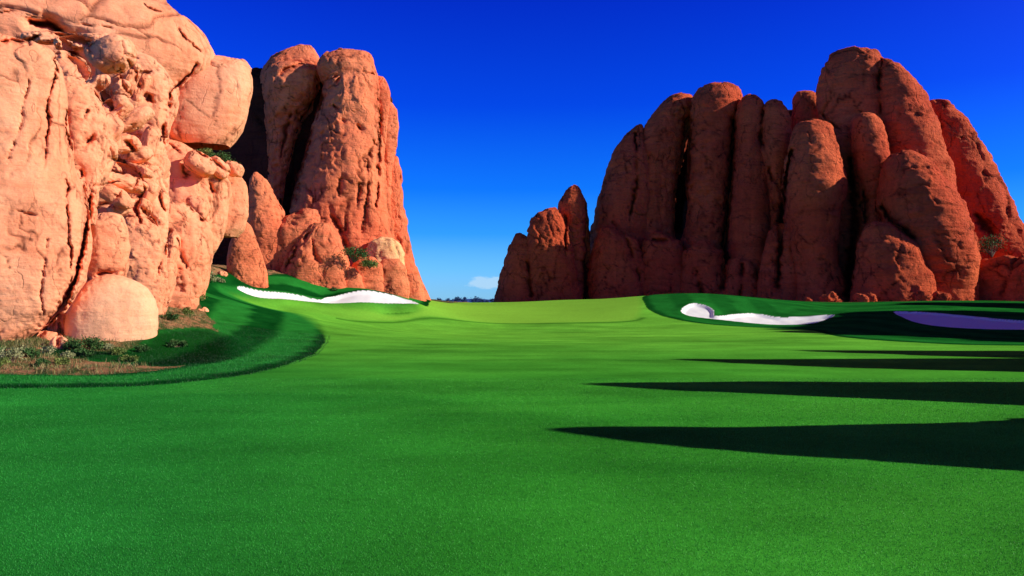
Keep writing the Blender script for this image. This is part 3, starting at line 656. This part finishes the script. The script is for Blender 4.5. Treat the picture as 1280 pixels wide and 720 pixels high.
b=thing('stone',tuple(W(198,480,25.2)),'tiny pale stone lying on the dark edge of the left rough','stone')
lump('stone_face',198,477,9,5,25.2,M['stone'],b,seed=330,res=.01,**kw(lump=.3,block=.2))
r_=np.random.default_rng(77)
for i in range(10):
    px=r_.uniform(1010,1215); D=r_.uniform(108,112); w_=r_.uniform(7,20); x_=(px-640)/F*D; zg=float(hgt(x_,D)[0]); py_=HZ-(zg-CAMH)/D*F
    b=thing('fallen_rock',(x_,D,zg),'dark red fallen block at the foot of the huge red formation','rock','fallen blocks along the foot of the red formation')
    lump('rock_face',px,py_-w_*.22,w_,w_*.75,D,M['right'],b,tilt=r_.uniform(-30,30),seed=700+i,res=.1,sq=.7,**kw(lump=.35,block=.3,crack=.08))
print('left',time.time()-T0)

# ---- pinnacles beyond the right edge whose shadows stripe the fairway -----------
az=math.radians(SUN_AZ); ux,uy=math.sin(az),math.cos(az); te=math.tan(math.radians(SUN_EL))
def caster(tip,dist,prof,label,seed,group=None):
    """tip = ground point the summit's shadow falls on; prof = (metres of shadow from the tip, near width, far width)"""
    bx,by=tip[0]+ux*dist,tip[1]+uy*dist; H=dist*te
    px_,py_=-uy,ux     # perpendicular on the ground, pointing away
    o=thing('rock_pinnacle',(bx,by,0),label,'rock pinnacle',group)
    zz=[];wl=[];wr=[]
    for s,n_,f_ in prof:
        zz.append(H-s*te); wl.append(-n_); wr.append(f_)
    zz.append(-1); wl.append(wl[-1]*1.1); wr.append(wr[-1]*1.1)
    zz=np.array(zz); order=np.argsort(-zz)
    nz=160; t=np.linspace(zz.max(),zz.min(),nz)
    WL=np.interp(-t,-zz,wl); WR=np.interp(-t,-zz,wr); nt_=150
    WL=smooth1(WL,3); WR=smooth1(WR,3)
    th=np.linspace(0,2*math.pi,nt_,endpoint=False); cx=(WL+WR)/2; hw=np.maximum((WR-WL)/2,.02)
    A_=cx[:,None]+hw[:,None]*np.cos(th); B_=.6*hw[:,None]*np.sin(th)
    V_=np.stack([px_*A_+ux*B_,py_*A_+uy*B_,np.repeat(t[:,None],nt_,1)],-1)
    n_=grid_normals(V_); 
    if (V_*n_).sum()<0:n_=-n_
    vf=V_.reshape(-1,3)+np.array([bx,by,0]); d,cv=disp(vf,n_.reshape(-1,3),float(hw.mean()),seed,**kw(lump=.06,block=.04,crack=.04,fine=.012,small=.3))
    vf=vf+n_.reshape(-1,3)*d[:,None]-np.array([bx,by,0])
    me=mesh_np('rock_pillar',vf,ring_faces(nz,nt_)[:, ::-1],M['right'],attrs={'crev':cv}); link('rock_pillar',me,(0,0,0),o)
g='red rock pinnacles east of the fairway'
caster((1.0,15.6),17.5,[(0,.05,.05),(.4,.4,.3),(1.6,1.0,.6),(4.5,2.0,1.2),(8.5,3.0,2.5),(12,4.0,4.2)],'slim red rock pinnacle standing nearest beside the fairway',401,g)
caster((2.2,24.2),27,[(0,.05,.05),(.6,.5,.4),(3,1.5,1.0),(6.5,2.4,1.9),(14,3.3,3.0),(20,4,4)],'taller red rock pinnacle beside the fairway behind the slim one',402,g)
caster((7.2,35.2),38,[(0,.05,.05),(.6,.5,.4),(6,3.0,1.1),(12,5.0,2.2),(20,6.4,3.6),(30,7,5)],'broad red rock pinnacle third along the fairway',403,g)
caster((14.6,41.6),40,[(0,.05,.05),(.6,.7,.4),(6,3.6,.9),(12,5.6,1.3),(20,6.5,1.8),(30,6.5,3)],'tapered red rock pinnacle fourth along the fairway',404,g)
mz=thing('shadow_massif',(95,60,0),'broad unseen red rock massif added east of the fairway to shade the right rough','rock formation')
def massif(x,y,h,w,seed):
    o=mz; nz,nt_=160,200; t=np.linspace(0,1,nz); r=w*np.sqrt(np.clip(1-(1-t)**4,0,1))*(.6+.4*t)+.05
    th=np.linspace(0,2*math.pi,nt_,endpoint=False)
    V_=np.stack([r[:,None]*np.cos(th),r[:,None]*np.sin(th),np.repeat((h-(h+2)*t)[:,None],nt_,1)],-1)
    n_=grid_normals(V_)
    if (V_*n_).sum()<0:n_=-n_
    vf=V_.reshape(-1,3)+np.array([x,y,0]); d,cv=disp(vf,n_.reshape(-1,3),w,seed,**kw(lump=.1))
    vf=vf+n_.reshape(-1,3)*d[:,None]-np.array([x,y,0])
    me=mesh_np('rock_dome',vf,ring_faces(nz,nt_)[:, ::-1],M['right'],attrs={'crev':cv}); link('rock_dome',me,(x-95,y-60,0),mz)
# placed so their shadows cover the right-hand rough and the foot of the red formation
for i,(tx,ty,dist,w) in enumerate([(30,53,62,8),(29,57,66,9),(25,62,70,10),(23,67,71,11),(23,72,72,11),(25,77,70,11),(29,82,66,10),(34,87,66,9),(44,100,56,6),(62,108,46,8),(64,117,44,9)]):
    massif(tx+ux*dist,ty+uy*dist,dist*te,w,420+i)
print('casters',time.time()-T0)

# ================================================================= PLANTS
def tube(a,b,r0,r1,n=5):
    a=np.array(a);b=np.array(b);d=b-a;d/=np.linalg.norm(d)+1e-9
    u_=np.cross(d,[.3,.2,.9]);u_/=np.linalg.norm(u_);w_=np.cross(d,u_)
    t=np.linspace(0,2*math.pi,n,endpoint=False); ring=np.cos(t)[:,None]*u_+np.sin(t)[:,None]*w_
    v=np.concatenate([a+ring*r0,b+ring*r1]); j=np.arange(n);k=(j+1)%n
    return v,np.stack([j,k,n+k,n+j],1)
def join(parts):
    vs=[];fs=[];o=0
    for v,f in parts: vs.append(v);fs.append(f+o);o+=len(v)
    return np.concatenate(vs),np.concatenate(fs)
def shrub(loc,w,h,leaf,label,seed,n=700,ls=.05,name='shrub',cat='shrub',group=None,trunk=False):
    r=np.random.default_rng(seed); o=thing(name,tuple(loc),label,cat,group)
    ncl=max(5,int(n/90)); cc=[]
    for _ in range(ncl):
        a=r.random()*6.28; q=r.random()**.6; cc.append((math.cos(a)*q*w*.38,math.sin(a)*q*w*.38,h*((.35 if trunk else .15)+.6*r.random()*(1-.5*q))))
    st=[]
    for c in cc: st.append(tube((0,0,-.1*h),np.array(c)*.9,.02*h+.01,.004*h+.003))
    v,f=join(st); link('stem' if not trunk else 'trunk',mesh_np('stem',v,f,M['bark']),(0,0,0),o)
    ci=r.integers(0,ncl,n); C_=np.array(cc)[ci]; rad=min(w,h)*.26
    p=C_+r.normal(size=(n,3))*rad*.55*np.array([1.1,1.1,.8]); p[:,2]=np.maximum(p[:,2],.01)
    a=r.normal(size=(n,3)); a/=np.linalg.norm(a,axis=1)[:,None]; b_=np.cross(a,r.normal(size=(n,3))); b_/=np.linalg.norm(b_,axis=1)[:,None]
    s=ls*(.6+.8*r.random(n))[:,None]
    v=np.stack([p-a*s-b_*s*.45*0,p+b_*s*.4,p+a*s,p-b_*s*.4],1).reshape(-1,3)
    link('foliage',mesh_np('foliage',v,np.arange(4*n).reshape(-1,4),leaf,smooth=False),(0,0,0),o)
    return o
SH=[ # px, base py (None = sit on terrain), D, w px, h px, leaf, label
 (14,None,28.5,34,22,'sage','pale grey green sage bush at the far left edge of the scrub'),
 (38,None,29.5,22,14,'dark','dark green low bush right of the leftmost sage bush'),
 (3,None,27.6,20,14,'olive','low olive bush cut by the left edge of the picture'),
 (62,None,31,20,12,'sage','small grey sage bush below the cracked orange boulder'),
 (92,None,33.3,26,17,'dark','dark green bush at the left foot of the big round boulder'),
 (116,None,34.3,24,20,'dark','taller dark green bush in front of the big round boulder'),
 (134,None,34.6,16,10,'sage','small pale bush in front of the middle of the big round boulder'),
 (75,None,28.8,24,9,'olive','low olive bush on the edge of the rough grass'),
 (212,None,45,34,10,'dark','flat dark green bush right of the big round boulder'),
 (236,None,49,16,12,'olive','small olive bush beside the small pale boulder'),
 (248,None,57,18,14,'olive','olive bush at the right foot of the cliff'),
 (262,None,68,16,14,'sage','grey sage bush left of the cave mouth'),
 (275,None,70,12,8,'sage','tiny sage bush below the cave mouth'),
 (188,None,38,20,12,'dark','dark bush in the shade of the grassy bank'),
 (222,None,37,26,12,'dark','dark spreading bush on the bank near the mown rough'),
 (160,None,31,26,9,'olive','low olive bush among the dry brown brush'),
 (26,None,30.5,18,12,'sage','pale sage bush behind the dark green low bush'),
 (50,None,28,22,10,'dark','dark low bush between the sage bush and the rough grass'),
 (84,None,30.5,20,10,'sage','greyish bush in the middle of the near scrub'),
 (104,None,31.5,22,11,'dark','dark bush in front of the left half of the big round boulder'),
 (146,None,33.2,22,12,'olive','olive bush in front of the right half of the big round boulder'),
 (176,None,35,20,10,'dark','dark bush below the right end of the big round boulder'),
 (-8,None,29,20,18,'dark','dark bush half outside the left edge'),
 (272,204,59,30,20,'dark','dark juniper bush on the ledge under the overhanging block'),
 (292,212,60,18,14,'olive','yellow green bush on the ledge right of the dark juniper'),
 (256,196,59,18,12,'olive','little olive bush on the ledge left of the dark juniper'),
 (442,326,81.5,40,20,'dark','wide dark green bush clinging to the tower beside the ochre dome'),
 (462,334,82,26,14,'olive','olive bush hanging just below the ochre dome'),
 (416,366,80.5,14,8,'dark','small dark bush at the foot of the tower above the bunker'),
 (1240,318,116,40,30,'dark','dark bush in the shaded notch at the right end of the red formation'),
]
for i,(px,py,D,w,h,lf,lab) in enumerate(SH):
    x=(px-640)/F*D
    z=float(hgt(x,D)[0]) if py is None else CAMH+(HZ-py)/F*D
    n_=int(900 if w>20 else 600)
    shrub((x,D,z),w/F*D,h/F*D*1.1,M[lf],lab,500+i,n=n_,ls=.0022*D*.5+.015)
# dry brush and straw on the desert strip
nb=60000
xb=-24+rng.random(nb)*16; Db=25.5+rng.random(nb)*35; ob,db_,rb=regions(xb,Db)
nn=n2(xb,Db,.55,3,5.5)
k=(db_>.05)&((nn>-.12)|(sdist(P_BANK,xb,Db)>0))&(np.abs(xb/Db)<.75); xb,Db,db_=xb[k],Db[k],db_[k]
greeny=(sdist(P_BANK,xb,Db)+.8*n2(xb,Db,1.7,4,6.)>0)|(rng.random(len(xb))<.35)
cb=np.where(greeny[:,None],np.array([[.035,.11,.018]]),np.array([[.34,.26,.10]]))*(.6+.8*rng.random(len(xb)))[:,None]
tag(link('dry_grass',blades('dry_grass',xb,Db,hgt(xb,Db),.15*(.4+1.0*rng.random(len(xb))),.022,cb,M['blade'],1.0)),
    'dry straw and dark green grass growing on the desert strip','grass',kind='stuff')

# ---- distance ------------------------------------------------------------------
def hills(name,D,base,amp,col,seed,sc_=.002):
    x=np.linspace(-D*1.6,D*1.6,700); prof=base+amp*np.abs(fbm(np.stack([x*sc_,x*0+seed,x*0],1),5))
    v=np.concatenate([np.stack([x,x*0+D,x*0-30],1),np.stack([x,x*0+D,prof],1),np.stack([x,x*0+D+D*.12,prof*0-30],1)]); n_=len(x); j=np.arange(n_-1)
    f=np.concatenate([np.stack([j,j+1,n_+j+1,n_+j],1),np.stack([n_+j,n_+j+1,2*n_+j+1,2*n_+j],1)])
    m,nt,b=nmat(name+'_haze'); g=N(nt,'ShaderNodeNewGeometry'); t=N(nt,'ShaderNodeTexNoise',i_Scale=.02,i_Detail=5); nt.links.new(g.outputs['Position'],t.inputs[0])
    nt.links.new(mixc(nt,'MIX',t.outputs[0],col,tuple(c*1.4 for c in col)),b.inputs['Base Color']); b.inputs['Roughness'].default_value=1; b.inputs['Specular IOR Level'].default_value=0
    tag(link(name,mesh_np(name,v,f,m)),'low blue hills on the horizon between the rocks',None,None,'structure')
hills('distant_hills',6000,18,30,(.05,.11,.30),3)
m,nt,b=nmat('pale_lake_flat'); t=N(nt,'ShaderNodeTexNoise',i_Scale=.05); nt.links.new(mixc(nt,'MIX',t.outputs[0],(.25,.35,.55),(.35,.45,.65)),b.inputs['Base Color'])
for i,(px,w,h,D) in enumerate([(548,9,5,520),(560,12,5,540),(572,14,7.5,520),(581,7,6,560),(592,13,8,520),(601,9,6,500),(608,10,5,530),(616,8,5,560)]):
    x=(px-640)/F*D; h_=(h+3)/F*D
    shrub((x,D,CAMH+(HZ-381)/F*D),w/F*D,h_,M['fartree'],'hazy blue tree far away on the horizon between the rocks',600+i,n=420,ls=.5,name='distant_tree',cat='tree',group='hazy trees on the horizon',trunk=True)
print('plants',time.time()-T0)

# ================================================================= LIGHT, SKY, CAMERA
w=bpy.data.worlds.new("World"); sc.world=w; w.use_nodes=True; nt=w.node_tree; L=nt.links.new; bg=nt.nodes['Background']
sky=N(nt,'ShaderNodeTexSky',sky_type='NISHITA',sun_disc=False,sun_elevation=math.radians(SUN_EL),sun_rotation=math.radians(SUN_AZ),air_density=1.,dust_density=0.,ozone_density=3.)
sep=N(nt,'ShaderNodeSeparateColor'); L(sky.outputs[0],sep.inputs[0])
tc=N(nt,'ShaderNodeTexCoord'); nrm=N(nt,'ShaderNodeVectorMath',operation='NORMALIZE'); L(tc.outputs['Generated'],nrm.inputs[0])
sx=N(nt,'ShaderNodeSeparateXYZ'); L(nrm.outputs[0],sx.inputs[0])
tint=ramp(nt,sx.outputs[2],[(0,(.60,1.35,2.0)),(.04,(.30,1.05,2.0)),(.085,(.06,.62,1.95)),(.14,(.010,.36,1.9)),(.24,(.003,.15,1.85)),(.36,(.003,.075,1.65)),(.46,(.004,.025,.45)),(.7,(.015,.02,.28))])
mul=mixc(nt,'MULTIPLY',1,tint,sep.outputs[2])
# warm sky glow added out of view on the sun's side to redden shaded rock
sd=(math.sin(az)*math.cos(math.radians(SUN_EL)),math.cos(az)*math.cos(math.radians(SUN_EL)),math.sin(math.radians(SUN_EL)))
dt=N(nt,'ShaderNodeVectorMath',operation='DOT_PRODUCT'); L(nrm.outputs[0],dt.inputs[0]); dt.inputs[1].default_value=sd
cl_=N(nt,'ShaderNodeClamp'); L(dt.outputs['Value'],cl_.inputs[0])
pw=N(nt,'ShaderNodeMath',operation='POWER'); L(cl_.outputs[0],pw.inputs[0]); pw.inputs[1].default_value=5
gl=mixc(nt,'MIX',pw.outputs[0],(0,0,0),(2.2,.5,.12))
add=mixc(nt,'ADD',1,mul,gl)
# one small cloud low over the horizon
cn=N(nt,'ShaderNodeTexNoise',i_Scale=60,i_Detail=6,i_Roughness=.6); mpc=N(nt,'ShaderNodeMapping'); mpc.inputs['Scale'].default_value=(1,1,2.5); L(nrm.outputs[0],mpc.inputs[0]); L(mpc.outputs[0],cn.inputs[0])
cd=np.array([(612-640)/F,1,(378-353.5)/F]); cd/=np.linalg.norm(cd)
df=N(nt,'ShaderNodeVectorMath',operation='SUBTRACT'); L(nrm.outputs[0],df.inputs[0]); df.inputs[1].default_value=tuple(cd)
sm=N(nt,'ShaderNodeVectorMath',operation='MULTIPLY'); L(df.outputs[0],sm.inputs[0]); sm.inputs[1].default_value=(38,38,140)
ln=N(nt,'ShaderNodeVectorMath',operation='LENGTH'); L(sm.outputs[0],ln.inputs[0])
ad=N(nt,'ShaderNodeMath',operation='MULTIPLY_ADD'); L(cn.outputs[0],ad.inputs[0]); ad.inputs[1].default_value=-1.6; L(ln.outputs['Value'],ad.inputs[2])
cm=ramp(nt,ad.outputs[0],[(0,.6),(.35,0)])
fin=mixc(nt,'MIX',cm,add,(5.5,7.6,9.5))
L(fin,bg.inputs[0]); bg.inputs[1].default_value=.1
sl=bpy.data.lights.new('sun','SUN'); sl.energy=5; sl.angle=math.radians(.5); sl.color=(1,.94,.83)
so=bpy.data.objects.new('sun',sl); COL.objects.link(so); so.location=(60,-20,60)
from mathutils import Vector
so.rotation_euler=Vector(sd).to_track_quat('Z','Y').to_euler()
cam=bpy.data.cameras.new('camera'); co=bpy.data.objects.new('camera',cam); COL.objects.link(co); co.location=(0,0,CAMH); co.rotation_euler=(math.pi/2,0,0)
cam.sensor_width=36; cam.lens=F/1280*36; cam.shift_y=(378-360)/1280; cam.clip_end=20000; cam.clip_start=.1
sc.camera=co
sc.view_settings.view_transform='Standard'; sc.view_settings.look='None'; sc.view_settings.exposure=0
print('done',time.time()-T0)
